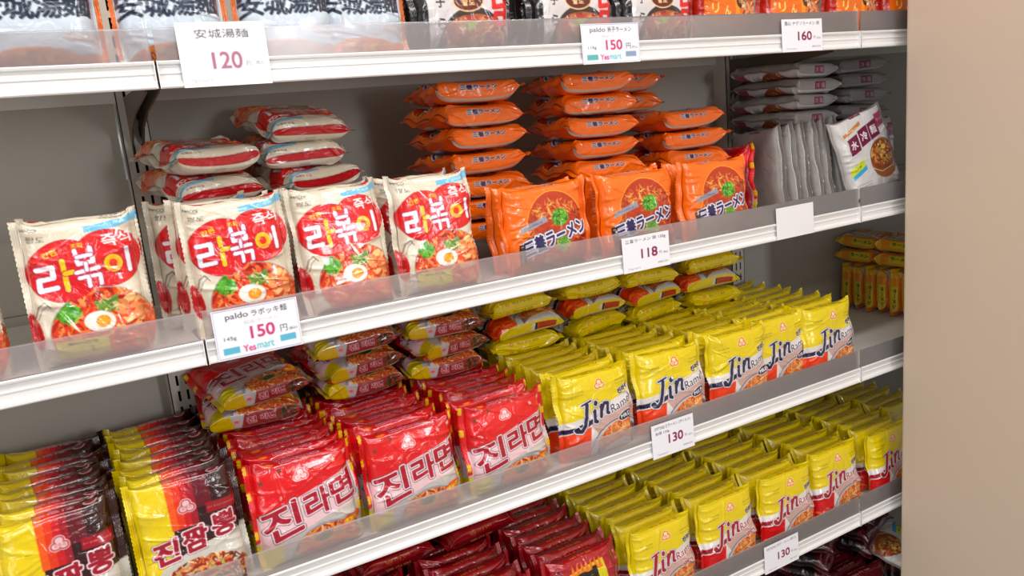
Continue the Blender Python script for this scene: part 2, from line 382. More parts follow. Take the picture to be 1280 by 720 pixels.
def art_grey(W, F, T):
    c = Canvas(W, 2 * F, (142, 136, 132)); c.rect(W * .06, F * .04, W * .94, F * .95, (206, 202, 200)); pur = (104, 30, 60)
    for y_ in (4, 2 * F - 7):
        for i, ch in enumerate('冷麺'):
            c.rect(W * .34 + i * 16, y_ - 6.5, W * .34 + i * 16 + 15, y_ + 7.5, pur); c.text(ch, W * .34 + i * 16 + 7.5, y_ + .5, 10, 9, (220, 206, 210), flip=True, bold=.3)
        c.text('ふるさと', W * .22, y_, 22, 3, (70, 60, 70), flip=True)
    c.poly([(W * .14, F * .2), (W * .46, F * .12), (W * .46, F * .165), (W * .14, F * .24)], (188, 120, 60)); c.text('韓国の', W * .3, F * .185, 30, 4, (250, 240, 230), rot=-.1, bold=.2)
    for i, (ch, dx, dy) in enumerate((('水', .17, .33), ('冷', .37, .28), ('麺', .56, .25))):
        c.poly([(W * dx, F * (dy - .06)), (W * (dx + .18), F * (dy - .09)), (W * (dx + .19), F * (dy + .1)), (W * (dx + .01), F * (dy + .13))], pur)
        c.text(ch, W * (dx + .095), F * (dy + .02), 17, 17, (236, 226, 230), rot=-.1, bold=.6)
    c.poly([(W * .73, F * .12), (W * .94, F * .1), (W * .94, F * .25), (W * .73, F * .28)], (150, 60, 90)); c.text('ラーメン', W * .83, F * .19, 24, 6, (240, 220, 226), rot=-.08)
    c.ell(W * .70, F * .62, W * .25, F * .23, (150, 90, 50)); c.ell(W * .70, F * .58, W * .24, F * .17, (132, 66, 30))
    c.food(W * .70, F * .56, W * .22, F * .14, [(180, 120, 50), (200, 150, 80), (120, 50, 24), (214, 180, 110), (160, 80, 40)], 170, 31)
    c.ell(W * .74, F * .50, 7, 5, (226, 190, 90)); c.line([(W * .46, F * .68), (W * .60, F * .76), (W * .84, F * .75), (W * .95, F * .66)], 1.2, (226, 220, 214))
    c.poly([(W * .1, F * .60), (W * .34, F * .53), (W * .34, F * .62), (W * .1, F * .69)], (196, 206, 60)); c.poly([(W * .12, F * .68), (W * .36, F * .61), (W * .36, F * .66), (W * .12, F * .73)], (60, 160, 206))
    c.text('1人前', W * .22, F * .61, 18, 5, (40, 70, 40), rot=-.2)
    for i in range(4): c.rect(W * .12, F * (.80 + .03 * i), W * .38, F * (.80 + .03 * i) + 1.2, (150, 140, 140))
    c.rect(W * .46, F * 1.1, W * .54, F * 1.9, (150, 145, 141))
    for i, ch in enumerate('麺冷'):
        x0 = W * .36 + i * 16; c.rect(x0, F - 7, x0 + 15, F + 7, pur); c.text(ch, x0 + 7.5, F, 10, 10, (214, 200, 206), flip=True, bold=.3)
    return c

def art_jjam(W, F, T):
    c = Canvas(W, 2 * F, (48, 10, 9))
    yel = (222, 196, 14)
    c.poly([(0, -1), (W * .34, -1), (W * .36, F * .5), (W * .24, F * .8), (W * .12, F), (0, F)], yel)
    c.poly([(0, 2 * F + 1), (W * .34, 2 * F + 1), (W * .3, F * 1.3), (0, F * 1.3)], yel)
    for k, col in enumerate([(226, 90, 16), (214, 56, 20), (190, 24, 30), (150, 20, 34)]):
        c.rect(W * (.345 + .06 * k), -1, W * (.405 + .06 * k), F * .42, col); c.rect(W * (.345 + .06 * k), 2 * F - 30, W * (.405 + .06 * k), 2 * F, col)
    c.rect(W * .585, -1, W * .72, F * .3, (96, 14, 26)); c.rect(W * .585, 2 * F - 30, W * .72, 2 * F, (96, 14, 26))
    for y_ in (7, 2 * F - 10):
        c.text('진짬뽕', W * .50, y_, W * .32, 5.5, (196, 140, 150), flip=True, bold=.35)
        c.ell(W * .79, y_ - .5, 8.5, 4.6, (186, 150, 150)); c.ell(W * .79, y_ - .5, 6, 2.8, (110, 30, 40))
    maker_seal(c, W * .50, F * .27, 10, (170, 60, 70), (226, 190, 190))
    c.rect(W * .66, F * .28, W * .92, F * .36, (150, 12, 30)); c.text('Jin Jjambbong', W * .79, F * .32, 32, 3, (220, 150, 150))
    c.poly([(0, F * .86), (W * .2, F * .68), (W * .5, F * .58), (W, F * .52), (W, F * 1.02), (0, F * 1.02)], (206, 200, 190))
    c.food(W * .56, F * .86, W * .42, F * .20, [(204, 120, 60), (180, 70, 36), (226, 160, 90), (150, 40, 20), (90, 40, 20), (230, 190, 130)], 330, 41, size=(4, 10), thin=.22)
    c.food(W * .7, F * .78, 14, 7, [(150, 170, 60), (200, 206, 110), (220, 40, 40), (190, 30, 30)], 50, 42, size=(3, 6), thin=.6)
    c.food(W * .35, F * .9, 16, 8, [(60, 50, 60), (30, 26, 30), (220, 210, 200)], 30, 43, size=(4, 8), thin=.6)
    c.text('진', W * .26, F * .56, 29, 27, (150, 14, 40), rot=-.12, shear=.15, bold=1.5, outline=(240, 226, 226), ow=1.8, outline2=(60, 20, 30), ow2=.5)
    c.text('짬', W * .52, F * .52, 28, 28, (150, 14, 40), rot=-.12, shear=.15, bold=1.3, outline=(240, 226, 226), ow=1.8, outline2=(60, 20, 30), ow2=.5)
    c.text('뽕', W * .78, F * .47, 27, 28, (150, 14, 40), rot=-.12, shear=.15, bold=1.2, outline=(240, 226, 226), ow=1.8, outline2=(60, 20, 30), ow2=.5)
    c.rect(W * .46, F * 1.1, W * .54, F * 1.9, (40, 10, 10))
    return c

def art_red(W, F, T):
    red = (206, 16, 24); c = Canvas(W, 2 * F, red)
    c.rect(0, 0, W, F * .12, (186, 10, 26)); c.rect(0, 2 * F - 22, W, 2 * F, (180, 8, 26))
    c.poly([(0, F * .34), (W, F * .22), (W, F * .12), (0, F * .12)], (214, 22, 26))
    for y_ in (8, 2 * F - 9):
        c.text('진라면', W * .5, y_, W * .36, 5.6, (150, 30, 60), flip=True, bold=.4, outline=(226, 190, 196), ow=.8)
        c.ell(W * .78, y_, 6, 4, (226, 120, 130)); c.ell(W * .78, y_, 4, 2.4, (190, 20, 40)); c.ell(W * .22, y_ + 2, 7, 3.2, (226, 90, 20)); c.text('매운', W * .22, y_ + 2, 8, 2.6, (250, 200, 60), flip=True)
    for sx, sy in ((.13, .2), (.30, .13), (.9, .14), (.78, .17)):
        pts = []
        for k in range(10):
            rr = 4.2 if k % 2 == 0 else 1.9; an = k * math.pi / 5 - math.pi / 2
            pts.append((W * sx + rr * math.cos(an), F * sy + rr * math.sin(an)))
        c.poly(pts, (236, 190, 180) if sx > .7 else (120, 60, 30))
    maker_seal(c, W * .47, F * .215, 9.6, (206, 60, 70), (246, 214, 214))
    # bowl scene
    c.poly([(0, F * .72), (W * .5, F * .66), (W, F * .48), (W, F * 1.02), (0, F * 1.02)], (190, 182, 176))
    c.poly([(0, F * .74), (W * .22, F * .7), (W * .2, F * 1.02), (0, F * 1.02)], (206, 190, 20))
    c.ell(W * .62, F * .98, W * .36, F * .30, (150, 150, 160)); c.ell(W * .62, F * .98, W * .33, F * .27, (222, 214, 206))
    m = c.ell_m(W * .62, F * .86, W * .30, F * .16)
    c.paint(m, (196, 84, 30)); c.food(W * .62, F * .86, W * .3, F * .16, [(226, 150, 70), (236, 180, 100), (204, 90, 40), (160, 50, 20), (240, 200, 140)], 240, 51, size=(4, 9), thin=.2, clip=m)
    c.food(W * .58, F * .80, 12, 6, [(60, 90, 40), (40, 70, 30), (90, 120, 50)], 30, 52)
    # name on a white band, letters with double outline
    c.poly([(W * .05, F * .50), (W * .97, F * .25), (W * .97, F * .58), (W * .64, F * .63), (W * .05, F * .80)], (232, 196, 200))
    r = -.2
    for ch, x_, y_, w_, h_ in (('진', .25, .57, 48, 42), ('라', .58, .49, 35, 34), ('면', .82, .43, 33, 37)):
        c.text(ch, W * x_, F * y_, w_, h_, (160, 12, 40), rot=r, shear=.12, bold=1.3, outline=(246, 232, 234), ow=1.9, outline2=(50, 20, 40), ow2=.6)
    c.ell(W * .86, F * .74, 17, 8.5, (226, 60, 20), -.35); c.ell(W * .86, F * .74, 15, 7, (240, 110, 20), -.35); c.text('매운맛', W * .86, F * .74, 22, 8, (252, 220, 70), rot=-.3, bold=.5)
    # bottom ridge: what shows when the pack lies flat
    for y0, y1 in ((F * .93, F * 1.07),):
        c.rect(0, y0, W, y1, (150, 50, 50)); c.rect(0, y0, W * .3, y1, (214, 178, 12)); c.poly([(W * .26, y0), (W * .4, y0), (W * .36, y1), (W * .3, y1)], (196, 190, 190))
        c.food(W * .8, (y0 + y1) / 2, W * .2, 10, [(60, 80, 40), (150, 60, 40), (40, 50, 30), (190, 90, 60)], 60, 55)
    c.text('진', W * .46, F * 1.0, 13, 9, (160, 16, 40), bold=.5, outline=(240, 220, 224), ow=.9); c.text('라면', W * .62, F * .995, 20, 8, (160, 16, 40), bold=.45, outline=(240, 220, 224), ow=.9)
    c.ell(W * .32, F * 1.0, 4.6, 3.6, (236, 150, 150)); c.text('오뚜기', W * .32, F * 1.0, 7, 2.6, (180, 20, 40))
    for x0 in (0, W * .955):
        for k in (0, 2, 5, 7): c.rect(x0, F * .06 + k * 17, x0 + W * .045, F * .06 + k * 17 + 11, (226, 180, 16))
    c.rect(0, F * 1.12, W, F * 1.7, (130, 8, 26))
    return c

def art_jin(W, F, T, spicy=False):
    yel = (222, 198, 8); c = Canvas(W, 2 * F, yel)
    ink = (150, 16, 44) if spicy else (24, 26, 66); lay = (208, 24, 30) if spicy else (226, 66, 22)
    c.rect(0, F * 1.1, W, F * 1.85, (208, 184, 10))
    for y_ in (7, 2 * F - 8):
        c.text('진라면' if not spicy else '진라면 매운', W * .5, y_, W * .3, 3.8, (110, 96, 20) if not spicy else (170, 40, 30), flip=True, bold=.1)
        c.ell(W * .72, y_, 3.4, 2.6, (196, 60, 40)); c.ell(W * .72, y_, 2.1, 1.5, (240, 210, 120))
        c.line([(W * .06, y_ + 5), (W * .94, y_ + 4)], .8, (170, 146, 6))
    # lower half
    c.poly([(0, F * .53), (W * .3, F * .50), (W, F * .30), (W, F * 1.02), (0, F * 1.02)], (226, 220, 216))
    c.poly([(0, F * .60), (W * .3, F * .56), (W * .45, F * .52), (W * .45, F * .56), (W * .3, F * .62), (0, F * .645)], ink)
    c.poly([(0, F * .66), (W * .36, F * .62), (W * .3, F * 1.02), (0, F * 1.02)], lay)
    c.food(W * .15, F * .88, W * .13, F * .10, [(240, 110, 50), (214, 60, 30), (250, 150, 90)], 40, 61)
    c.poly([(W * .36, F * .6), (W, F * .40), (W, F * .72), (W * .5, F * .80)], (190, 150, 140), .8)
    b = c.ell_m(W * .70, F * .90, W * .38, F * .28, -.25)
    c.paint(dilate(b, 3), (40, 40, 60)); c.paint(b, (196, 196, 204)); b2 = c.ell_m(W * .72, F * .88, W * .32, F * .21, -.25); c.paint(b2, (110, 106, 116))
    b3 = c.ell_m(W * .68, F * .76, W * .26, F * .12, -.3); c.paint(b3, (214, 130, 70))
    c.food(W * .68, F * .76, W * .27, F * .13, [(236, 160, 90), (214, 110, 50), (246, 190, 130), (180, 70, 30), (230, 140, 70)], 220, 62, size=(4, 9), thin=.2, clip=b3)
    c.ell(W * .66, F * .955, W * .27, F * .1, (206, 206, 212), -.2); c.line([(W * .42, F * .9), (W * .58, F * .84), (W * .9, F * .80)], 1.3, (60, 60, 74))
    c.ell(W * .90, F * .80, 11, 9, (236, 130, 60)); c.ell(W * .90, F * .79, 7.5, 5.5, (248, 160, 80))
    maker_seal(c, W * .52, F * .20, 9.5, (206, 50, 60), (248, 226, 170))
    for i in range(2):
        c.text('SINCE 1988 NOODLE', W * .22, F * (.22 + .04 * i), 26, 2, (120, 104, 10)); c.text('SOUP BASE', W * .80, F * (.20 + .035 * i), 22, 2, (120, 104, 10))
    # "Jin" as a heavy slanted letterform with a white rim
    o1, o2 = (244, 240, 238), (30, 30, 60)
    y = F * .52
    J = [c.line_m([(W * .335, y - 21), (W * .31, y - 2), (W * .285, y + 12), (W * .24, y + 19), (W * .185, y + 17)], 7.0), c.line_m([(W * .27, y - 22.5), (W * .385, y - 27)], 3.2), c.ell_m(W * .185, y + 14.5, 5, 4.6)]
    iN = [c.line_m([(W * .425, y - 9), (W * .415, y + 8), (W * .44, y + 9.5)], 6.2), c.line_m([(W * .40, y - 8), (W * .43, y - 10.5)], 2.4), c.ell_m(W * .445, y - 21, 4.0, 4.6),
          c.line_m([(W * .515, y - 15), (W * .50, y + 3)], 6.2), c.line_m([(W * .49, y - 13), (W * .515, y - 16)], 2.4), c.line_m([(W * .515, y - 7), (W * .555, y - 18), (W * .60, y - 17), (W * .585, y - 1), (W * .605, y + .5)], 5.6)]
    m = np.zeros(c.X.shape, bool)
    for k in J + iN: m |= k
    c.paint(dilate(m, 2.3 * RES), o2); c.paint(dilate(m, 1.9 * RES), o1); c.paint(m, ink)
    c.text('Ramen', W * .80, F * .445, W * .34, 14, ink, rot=-.30, shear=.15, bold=.25, outline=o1, ow=1.3)
    c.text('진라면', W * .83, F * .305, 25, 9, (30, 26, 40), rot=-.3, bold=.6, outline=o1, ow=.8)
    if not spicy:
        c.ell(W * .83, F * .59, 17, 8, o1, -.3); c.ell(W * .83, F * .59, 15.6, 6.8, (26, 26, 56), -.3); c.text('MILD', W * .83, F * .59, 21, 6.6, (250, 250, 250), rot=-.25, bold=.4)
    else:
        c.text('SPICY', W * .80, F * .59, 24, 7, (150, 30, 40), rot=-.25, bold=.4, outline=o1, ow=.9)
    # bottom ridge
    c.rect(0, F * .945, W, F * 1.10, yel)
    c.poly([(W * .52, F * .975), (W * .57, F * .975), (W * .55, F * 1.05), (W * .50, F * 1.05)], (222, 216, 210))
    c.poly([(W * .565, F * .975), (W * .60, F * .975), (W * .58, F * 1.05), (W * .545, F * 1.05)], (26, 24, 50)); c.poly([(W * .605, F * .975), (W * .86, F * .985), (W * .84, F * 1.05), (W * .585, F * 1.05)], (176, 50, 30))
    c.rect(W * .2, F * 1.055, W * .8, F * 1.085, (196, 186, 160))
    c.rect(W * .46, F * 1.14, W * .54, F * 1.85, (190, 166, 8))
    return c

def art_yeul(W, F, T):
    c = Canvas(W, 2 * F, (160, 10, 26)); c.rect(0, F * 1.05, W, F * 2, (112, 6, 22))
    c.poly([(W * .28, F * .20), (W * .74, F * .15), (W * .8, F * .6), (W * .62, F * .95), (W * .25, F * .95)], (214, 200, 20))
    for k in range(7): c.poly([(W * (.30 + .06 * k), F * .25), (W * (.33 + .06 * k), F * .11), (W * (.37 + .06 * k), F * .25)], (226, 120, 20))
    c.text('열', W * .50, F * .36, 46, 42, (20, 14, 10), rot=-.1, bold=2.6); c.text('라면', W * .48, F * .66, 44, 22, (20, 14, 10), rot=-.1, bold=1.6)
    maker_seal(c, W * .16, F * .16, 8, (214, 90, 110), (90, 10, 20))
    for k in range(3): c.poly([(W * (.84 + .04 * k), 0), (W * (.86 + .04 * k), 0), (W * (.92 + .03 * k), F), (W * (.88 + .03 * k), F)], (120, 6, 20))
    for y_ in (6, 2 * F - 8): c.text('열라면', W * .5, y_, W * .3, 5, (220, 190, 60), flip=True, bold=.3)
    c.rect(0, F * .93, W, F * 1.07, (140, 10, 26)); c.rect(W * .1, F * 1.08, W * .9, F * 1.13, (190, 180, 180))
    return c

def art_anseong(W, F, T):
    c = Canvas(W, 2 * F, (208, 218, 228))
    c.rect(0, 0, W * .05, 2 * F, (226, 110, 30)); c.rect(W * .95, 0, W, 2 * F, (226, 110, 30))
    for i, ch in enumerate('安城湯麵'): c.text(ch, W * (.17 + .215 * i), F * .60 - i * .5, 27, 27, (34, 44, 62), bold=.9, shear=.05)
    c.text('안성탕면', W * .82, F * .775, 34, 7, (250, 246, 240), bold=.5, outline=(150, 110, 90), ow=.6)
    c.ell(W * .45, F * .97, W * .40, F * .15, (232, 128, 44)); m = c.ell_m(W * .45, F * .93, W * .35, F * .09)
    c.food(W * .45, F * .93, W * .35, F * .09, [(226, 150, 60), (240, 180, 90), (204, 90, 30), (180, 60, 24)], 160, 71, clip=m)
    c.poly([(W * .62, F * .90), (W, F * .84), (W, F * 1.02), (W * .62, F * 1.02)], (236, 130, 40))
    c.rect(0, F * 1.02, W, F * 2, (214, 120, 50)); c.text('安城湯麵', W * .5, 6, 40, 5, (40, 40, 50), flip=True)
    return c

def art_men(W, F, T):
    c = Canvas(W, 2 * F, (214, 208, 208)); c.rect(0, 0, W * .13, 2 * F, (26, 22, 24)); c.rect(W * .93, 0, W, 2 * F, (40, 16, 20))
    for i, ch in enumerate('男子ら'): c.text(ch, W * .25, F * (.45 + .15 * i), 13, 14, (30, 24, 26), bold=.5)
    c.ell(W * .55, F * .98, W * .36, F * .34, (46, 34, 34)); m = c.ell_m(W * .56, F * .86, W * .32, F * .17)
    c.paint(m, (170, 90, 60)); c.food(W * .56, F * .86, W * .32, F * .17, [(200, 120, 80), (226, 170, 120), (170, 50, 40), (236, 200, 170), (120, 50, 30), (206, 90, 80)], 200, 81, clip=m)
    c.food(W * .52, F * .77, 9, 6, [(130, 180, 40), (90, 150, 30), (180, 200, 80)], 40, 82)
    c.ell(W * .52, F * .60, W * .155, 14, (236, 200, 150)); c.ell(W * .52, F * .60, W * .14, 12, (90, 26, 20)); c.text('팔도', W * .52, F * .61, 20, 8, (236, 200, 150), bold=.4)
    c.text('남', W * .84, F * .66, 26, 44, (206, 20, 30), bold=2.0, shear=.1); c.text('자', W * .84, F * .42, 22, 26, (206, 20, 30), bold=1.5)
    c.rect(0, F * 1.02, W, F * 2, (60, 40, 40))
    return c

def art_neo(W, F, T):
    c = Canvas(W, 2 * F, (226, 110, 22)); c.rect(0, 0, W * .12, 2 * F, (176, 30, 14))
    for i, ch in enumerate('ノグリ麺'): c.text(ch, W * .26, F * (.40 + .14 * i), 14, 15, (250, 220, 120), bold=.6)
    for i, ch in enumerate('うどん風'): c.text(ch, W * .44, F * (.42 + .14 * i), 13, 14, (250, 226, 150), bold=.5)
    c.rect(W * .56, 0, W * .62, F, (240, 150, 20)); c.ell(W * .66, F * .62, 12, 13, (70, 26, 16)); c.text('辛', W * .66, F * .62, 14, 14, (230, 170, 120), bold=.5)
    c.food(W * .82, F * .78, W * .18, F * .24, [(226, 160, 110), (204, 110, 70), (240, 200, 160), (150, 60, 40)], 130, 91)
    c.rect(0, F * 1.02, W, F * 2, (196, 70, 16))
    return c

def art_maroon(W, F, T):
    c = Canvas(W, 2 * F, (70, 8, 16)); c.poly([(0, F * .3), (W, F * .2), (W, F * .5), (0, F * .6)], (24, 14, 16))
    c.ell(W * .3, F * .3, 20, 13, (20, 60, 26)); c.food(W * .6, F * .75, W * .35, F * .18, [(60, 30, 20), (110, 50, 30), (30, 16, 12), (150, 90, 50)], 160, 95)
    c.text('짜장', W * .5, F * .45, 60, 26, (226, 216, 210), bold=1.2, rot=-.1)
    for y_ in (6, 2 * F - 8): c.text('짜장면', W * .5, y_, W * .36, 6, (196, 150, 140), flip=True, bold=.3)
    c.rect(0, F * .94, W, F * 1.06, (50, 10, 14)); c.rect(W * .6, F * .95, W * .85, F * 1.04, (30, 70, 34)); c.rect(0, F * 1.07, W, F * 1.2, (150, 140, 140))
    return c

def art_tube(W, F, T):
    c = Canvas(W, 2 * F, (222, 124, 22))
    c.rect(0, 2 * F - 34, W, 2 * F, (214, 150, 30)); c.rect(0, 0, W, 16, (226, 140, 24)); c.rect(W * .80, 0, W, 2 * F, (226, 176, 40))
    c.rect(W * .12, 2 * F - 4, W * .62, 2 * F, (206, 190, 30)); c.rect(W * .12, 0, W * .62, 12, (206, 190, 30))
    c.text('ラーメン', W * .37, 5, W * .42, 7, (50, 24, 10), flip=True, bold=.5)
    c.poly([(W * .1, F * .2), (W * .9, F * .14), (W * .9, F * .34), (W * .1, F * .36)], (224, 220, 206)); c.text('너구리', W * .5, F * .25, W * .5, 12, (30, 26, 24), bold=.8)
    c.text('너구리', W * .5, F * .45, W * .6, 30, (250, 240, 220), bold=1.2, outline=(150, 30, 20), ow=1.5)
    c.food(W * .5, F * .78, W * .35, F * .16, [(230, 150, 60), (200, 90, 30), (240, 190, 110)], 150, 99)
    return c

# ------------------------------------------------------------------ the wrappers: pillow packs with crimped ends
def fbm(x, s, rg, n=10, f0=20, f1=90):
    out = np.zeros(np.broadcast(x, s).shape)
    for _ in range(n):
        fx, fs, p = rg.uniform(-f1, f1), rg.uniform(-f1, f1), rg.uniform(0, 6.28)
        out = out + np.sin(fx * x + fs * s + p) * (f0 / (f0 + math.hypot(fx, fs)))
    return out / n

class Pack:
    def __init__(s, key, art, W, H, T, mat, seal=.009, fine=1.0, wave=1.0, **kw):
        s.wave = wave; s.W, s.H, s.T = W / 1000, H / 1000, T / 1000; s.seal = seal; s.mat = mat; s.key = key
        s.Wb = s.W / 2 - seal
        th = np.linspace(math.pi / 2, math.pi / 2 + 2 * math.pi, 4001)          # from the top ridge down the front
        e = 2 / 4.6
        s.py = -s._sg(np.cos(th - math.pi), e) if False else s._sg(np.cos(th), e); s.pz = s._sg(np.sin(th), e)
        y, z = s.py * s.T / 2, s.pz * s.H / 2
        L = np.concatenate([[0], np.cumsum(np.hypot(np.diff(y), np.diff(z)))]); s.P = L[-1]; s.L = L
        s.F = s.P * 500
        s.canvas = art(W, s.F, T, **kw); s.canvas.blur(1)
        s.fine = fine
        s.meshes = []
    def _sg(s, v, e): return np.sign(v) * np.abs(v) ** e
    def rows(s):
        st = s.fine * .00085; P = s.P
        front = np.arange(-.10 * P, .53 * P, st) % P
        back = np.arange(.53 * P, .90 * P, .0045)
        return np.concatenate([front, back])
    def surface(s, x, sv, seed):
        """x, sv arrays (metres): points of the pack skin"""
        rg = random.Random(seed)
        cy = np.interp(sv, s.L, s.py); cz = np.interp(sv, s.L, s.pz)
        u = np.clip(np.abs(x) / s.Wb, 0, 1)
        a = (1 - u ** 7.0) ** .60
        ty = s.T / 2 * a + .0005
        hz = s.H / 2 * (.97 + .03 * (1 - u)) + (1 - a) * s.T * .20
        # loose film pulls in a little towards the middle of each face
        y = cy * ty; z = cz * hz
        ph = rg.uniform(0, 6.28); k = rg.uniform(50, 75)
        y = y + s.wave * (.0035 * np.sin(k * z + ph) * u ** 3 + .0018 * np.sin(2.3 * k * z + 2 * ph) * u ** 2)
        # creases and crumple, strongest by the crimped ends
        ny, nz = cy * np.abs(cy) ** 1.5, cz * np.abs(cz) ** 1.5
        nl = np.sqrt(ny ** 2 + nz ** 2) + 1e-6; ny, nz = ny / nl, nz / nl
        d = .0024 * fbm(x, sv, rg, 12, 40, 120)
        amp = .0019 * (.35 + u ** 2)
        for _ in range(11):
            x0, s0 = rg.uniform(-1, 1) * s.Wb, rg.uniform(-.05, .55) * s.P; an = rg.uniform(-.5, .5) + (0 if rg.random() < .6 else 1.4)
            ln = rg.uniform(.02, .06); wd = rg.uniform(.0012, .003)
            for off in (0, s.P):
                dx, ds = x - x0, sv - s0 - off
                q = dx * math.cos(an) + ds * math.sin(an); t = -dx * math.sin(an) + ds * math.cos(an)
                d = d + amp * np.exp(-(t / wd) ** 2) * np.exp(-(q / ln) ** 2)
        for sg in (-1, 1):                                             # pleats fanning out from each end
            for _ in range(9):
                s0 = rg.uniform(-.08, .6) * s.P; sl = rg.uniform(-.5, .5)
                for off in (0, s.P):
                    t = sv - s0 - off - sl * (s.Wb - sg * x)
                    d = d + .0022 * np.exp(-(t / .0028) ** 2) * np.exp(-((s.Wb - sg * x) / .026) ** 2)
        d = d * np.clip((1 - u) * 12, 0, 1)
        yy = y + ny * d; zz = z + nz * d
        bend = rg.uniform(-.002, .002)
        xx = x + .0015 * np.sin(30 * zz + ph) * u
        yy = yy + bend * ((x / s.Wb) ** 2)
        zz = zz + rg.uniform(-.004, .004) * (x / s.Wb) * (np.abs(cz) > .5) * .5
        return np.stack([xx, yy, zz + s.H / 2], -1)
    def make(s, seed):
        st = s.fine * .00085
        nx = int(2 * s.Wb / st); un = np.linspace(-1, 1, nx)
        x = s.Wb * np.sign(un) * (1 - (1 - np.abs(un)) ** 1.12)
        sv = s.rows()
        Xg, Sg = np.meshgrid(x, sv, indexing='ij')
        V = s.surface(Xg, Sg, seed)
        C = s.canvas.sample((Xg + s.W / 2) * 1000, Sg * 1000)
        me = grid_mesh('wrapper', V, close_v=True, colors=C)
        # crimped ends: flat ridged strips with a saw-toothed cut
        seals = []
        rg = random.Random(seed + 99)
        for sg in (-1, 1):
            nz_, nq = 90, 14
            hz = float(s.H / 2 * .97 + s.T * .20)
            zz = np.linspace(-1, 1, nz_); q = np.linspace(0, 1, nq)
            Q, Zg = np.meshgrid(q, zz, indexing='ij')
            tooth = .0014 * np.abs(((np.arange(nz_) % 3) / 1.5) - 1)[None, :]
            z = Zg * (hz + .0015 * Q)
            xs = sg * (s.Wb - .0008 + Q * (s.seal - tooth))
            rs = random.Random(seed); ph_ = rs.uniform(0, 6.28); k_ = rs.uniform(50, 75)
            curl = rg.uniform(-.005, .005)
            y = s.wave * (.0035 * np.sin(k_ * z + ph_) + .0018 * np.sin(2.3 * k_ * z + 2 * ph_)) + curl * Q ** 2 * (1 + .6 * np.sin(40 * z + ph_)) + .00035 * np.sin(Q * 22)
            rs2 = random.Random(seed)
            A = np.stack([xs, y - .0003, z + s.H / 2], -1); B = np.stack([xs, y + .0003, z + s.H / 2], -1)
            bend = 0
            sfront = (s.P * .25 - z * .97).clip(.02 * s.P, .48 * s.P)
            Ca = s.canvas.sample((xs + s.W / 2) * 1000, sfront * 1000)
            # closed sheet: front side then back side
            Vv = np.concatenate([A, B[::-1]], 0); Cc = np.concatenate([Ca, Ca[::-1]], 0)
            Vv = np.concatenate([Vv, Vv[:1]], 0); Cc = np.concatenate([Cc, Cc[:1]], 0)
            seals.append(grid_mesh('crimped_seal', Vv, colors=Cc))
        for m_ in [me] + seals: m_.materials.append(MAT[s.mat])
        s.meshes.append((me, seals)); return s
    def sticker(s, seed, x0, x1, s0, s1, texts, rgb=(214, 200, 60)):
        nx, ns = 60, 26
        X, S = np.meshgrid(np.linspace(x0, x1, nx), np.linspace(s0, s1, ns), indexing='ij')
        V = s.surface(X, S, seed); V[..., 1] -= .0007
        c = Canvas((x1 - x0) * 1000, (s1 - s0) * 1000, rgb)
        for (t, cx, cy, w_, h_) in texts: c.text(t, cx, cy, w_, h_, (50, 40, 20), bold=.2)
        C = c.sample((X - x0) * 1000, (S - s0) * 1000)
        me = grid_mesh('price_sticker', V, colors=C); me.materials.append(MAT['sticker']); return me

K = {}
def kind(key, art, W, H, T, mat='film', n=3, fine=1.0, **kw):
    K[key] = Pack(key, art, W, H, T, mat, fine=fine, **kw)
    for i in range(n): K[key].make(hash_(key) + i * 7)
def hash_(k): return sum((i + 3) * ord(ch) for i, ch in enumerate(k))

kind('rab', art_rabokki, 130, 160, 38, n=3)
kind('sam', art_samyang, 158, 124, 34, n=3)
kind('grey', art_grey, 152, 160, 30, 'silver', n=2, wave=.35)
kind('jjam', art_jjam, 136, 150, 34, n=3)
kind('red', art_red, 150, 134, 34, n=3)
kind('jin', art_jin, 152, 136, 33, n=3)
kind('jins', art_jin, 152, 136, 33, n=2, spicy=True)
kind('yeul', art_yeul, 150, 140, 34, n=2, fine=1.3)
kind('ans', art_anseong, 128, 165, 38, n=2, fine=1.3)
kind('men', art_men, 156, 165, 38, n=2, fine=1.3)
kind('neo', art_neo, 150, 165, 38, n=2, fine=1.3)
kind('mar', art_maroon, 150, 140, 34, n=2, fine=1.3)
kind('tube', art_tube, 118, 108, 32, n=2, fine=1.3)

NAMES = dict(rab='rice cake noodle packet')
_n = {}
def pack(key, Mw, label, group, variant=None, parent=None, name='noodle_packet', cat='noodle packet'):
    """one packet: the printed wrapper is the thing, its two crimped ends are its parts"""
    k = K[key]; i = _n.get(key, 0); _n[key] = i + 1
    me, seals = k.meshes[(i if variant is None else variant) % len(k.meshes)]
    o = bpy.data.objects.new(name, me); COL.objects.link(o)
    if parent is not None: o.parent = parent
    else: tag(o, label, cat, group)
    o.matrix_basis = Mw
    for sm in seals:
        c_ = bpy.data.objects.new('crimped_seal', sm); COL.objects.link(c_); c_.parent = o
    return o

